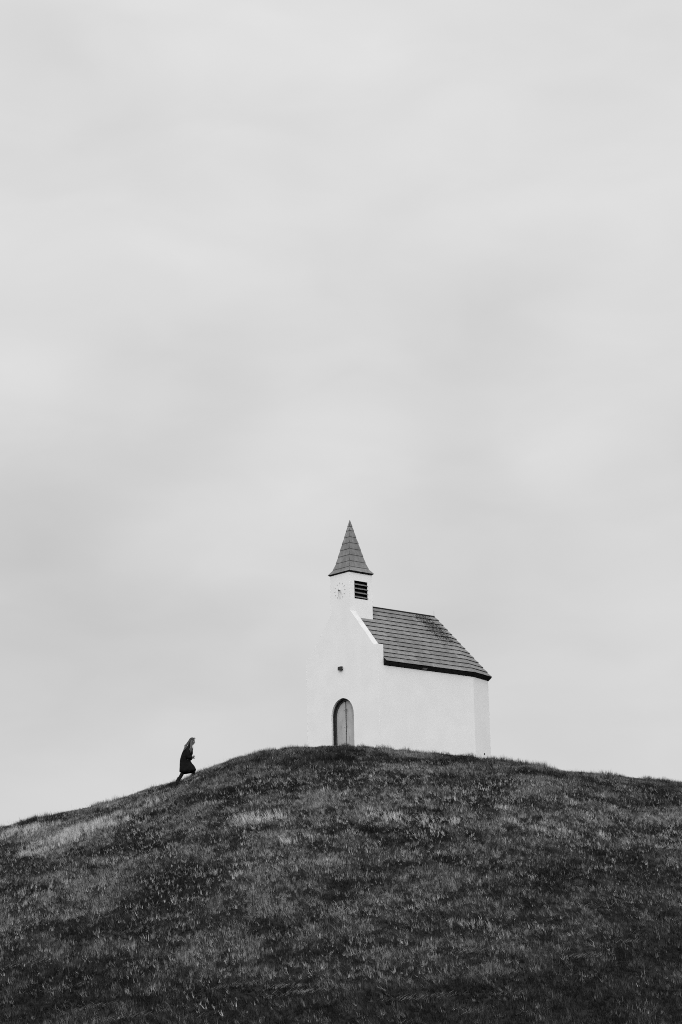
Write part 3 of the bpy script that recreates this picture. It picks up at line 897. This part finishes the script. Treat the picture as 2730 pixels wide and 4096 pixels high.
def lock(pts, r0, tone):
    n0 = len(hairbm.faces)
    rad = [r0*.7, r0, r0*1.05]+[r0*(.95-.75*i/(len(pts)-3)) for i in range(len(pts)-3)]
    tube(hairbm, pts, rad[:len(pts)], 7)
    hairbm.faces.ensure_lookup_table()
    for f in hairbm.faces[n0:]: f[hl] = tone
# the thick of the hair behind the neck
for i in range(9):
    sd_ = -1+i/4
    lock([pp(975, 300, .07*sd_), pp(930, 370, .092*sd_), pp(905, 430, .10*sd_), pp(895, 500, .10*sd_), pp(890, 560, .11*sd_)], .032, .06+.06*hr.random())
# locks blown back over the collar
for i in range(26):
    t = hr.random(); sd_ = hr.uniform(-1, 1)
    x1 = 860-90*t+hr.uniform(-10, 10)
    lock([pp(955+20*hr.random(), 285+20*t, .05*sd_), pp(905+10*t, 345+40*t, .085*sd_), pp(870-30*t, 420+30*t, .10*sd_), pp(x1-10, 490+25*t, .115*sd_),
          pp(x1-25+20*t, 560+30*hr.random(), .13*sd_), pp(800-45*t+30*hr.random(), 620+50*hr.random(), .15*sd_)], .013, hr.choice((.01, .02, .03, .08, .3)))
for pts in (((880, 440), (868, 520), (850, 570), (815, 620), (775, 665), (745, 700)), ((800, 540), (785, 570), (768, 610), (752, 660), (742, 700)), ((850, 460), (830, 520), (805, 585), (790, 600))):
    P_ = [(a, b, -.165-.02*i*(1-.1*i)) for i, (a, b) in enumerate(pts)]
    lock([pp(*q_) for q_ in P_], .006, .6)
# locks hanging in front of the near shoulder
for i in range(16):
    t = i/15; w_ = hr.uniform(-6, 6)
    lock([pp(985+30*t, 300, -.070), pp(965+55*t+w_, 370, -.098), pp(955+60*t+w_, 450, -.115), pp(958+55*t+w_, 530, -.150), pp(968+38*t+w_, 600, -.20),
          pp(960+55*t+w_, 660+50*hr.random(), -.235), pp(955+70*t+w_, 720+60*hr.random(), -.24)], .010, hr.choice((.01, .02, .03, .06, .35)))
lock([pp(985, 520, -.17), pp(965, 600, -.225), pp(950, 640, -.24), pp(935, 690, -.245), pp(920, 740, -.245), pp(908, 782, -.24)], .006, .6)
for xo in (0, 6):
    lock([pp(1018+xo, 470, -.05), pp(1026+xo, 545, -.08), pp(1030+xo, 600, -.09), pp(1030+xo, 640, -.10), pp(1024, 690, -.11)], .004, .7)
for f in hairbm.faces: f.smooth = True
hair = obj('hair', hairbm, HAIR_M.m, woman)
# sunglasses pushed up on the head
bm = bmesh.new()
for s_ in (-1, 1):
    c_ = hc+rotm.to_3x3() @ Vector((.070, s_*.036, .122))
    b2 = bmesh.new(); bmesh.ops.create_uvsphere(b2, u_segments=16, v_segments=10, radius=1)
    b2.transform(Matrix.Translation(c_) @ rotm @ Matrix.Rotation(R(-38), 4, 'Y') @ Matrix.Diagonal((.010, .032, .028, 1)))
    t_ = bpy.data.meshes.new('tmp'); b2.to_mesh(t_); b2.free(); bm.from_mesh(t_)
    tube(bm, [c_+Vector((0, s_*.03, 0)), hc+rotm.to_3x3() @ Vector((.02, s_*.098, .085)), hc+rotm.to_3x3() @ Vector((-.06, s_*.10, .03))], .005, 6)
tube(bm, [hc+rotm.to_3x3() @ Vector((.072, -.012, .126)), hc+rotm.to_3x3() @ Vector((.072, .012, .126))], .006, 6)
obj('sunglasses', bm, LENS_M.m, woman, True)

# ------------------------------------------------------------------ weeds on the slope
WEED_M = Mat('dead_stalk', .22, .8, .2); WEED_M.value(WEED_M.rng(WEED_M.noise(15), .3, .7, .14, .30))
LEAF_M = Mat('dock_leaf', .10, .6, .3); LEAF_M.value(LEAF_M.rng(LEAF_M.noise(12), .3, .7, .05, .16))
def weed(x, y, label, stalks, seed):
    wr_ = random.Random(seed)
    o = bpy.data.objects.new('dead_weed', None); C.objects.link(o)
    o.location = (x, y, float(hill_height(x, y)))
    tag(o, label, 'weed')
    bm = bmesh.new()
    for dx, h, bend in stalks:
        y0 = wr_.uniform(-.04, .04)
        tube(bm, [(0, y0, -.02), (dx*.25, y0, h*.45), (dx*.65, y0-.02, h*.85), (dx, y0-.03, h*(1-bend))], [.007, .006, .005, .003], 6)
        for q_ in range(3):
            f_ = .35+.2*q_; bx = dx*(.2+.5*f_); bz = h*f_
            tube(bm, [(bx, y0, bz), (bx+wr_.uniform(-.08, .08), y0-.02, bz+wr_.uniform(.02, .07))], [.004, .002], 5)
    obj('stalk', bm, WEED_M.m, o)
    bm = bmesh.new()
    for q_ in range(16):
        a = wr_.uniform(0, 6.28); d_ = wr_.uniform(.05, .38); ln = wr_.uniform(.03, .055)
        c_ = Vector((math.cos(a)*d_, math.sin(a)*d_*.5-.02, wr_.uniform(.05, .10)+math.sin(a)*d_*.1))
        t_ = Vector((wr_.uniform(-1, 1), wr_.uniform(-.6, .2), wr_.uniform(.1, .8))).normalized(); s_ = t_.orthogonal().normalized()
        pts = [c_-t_*ln, c_-t_*ln*.2+s_*ln*.5, c_+t_*ln*.5+s_*ln*.35, c_+t_*ln, c_+t_*ln*.5-s_*ln*.35, c_-t_*ln*.2-s_*ln*.5]
        bm.faces.new([bm.verts.new(p) for p in pts])
    obj('foliage', bm, LEAF_M.m, o, fix=False)
weed(-.18, 43.9, 'dead weed with bent arching stalks among small pale leaves below the chapel door', [(-.14, .34, .02), (.10, .30, .25), (.22, .22, .45), (-.25, .16, .3)], 3)
weed(-1.45, 45.6, 'low leafy weed spreading dark leaves to the left of the bent dead stalks', [(-.10, .10, .3), (.12, .12, .4)], 5)
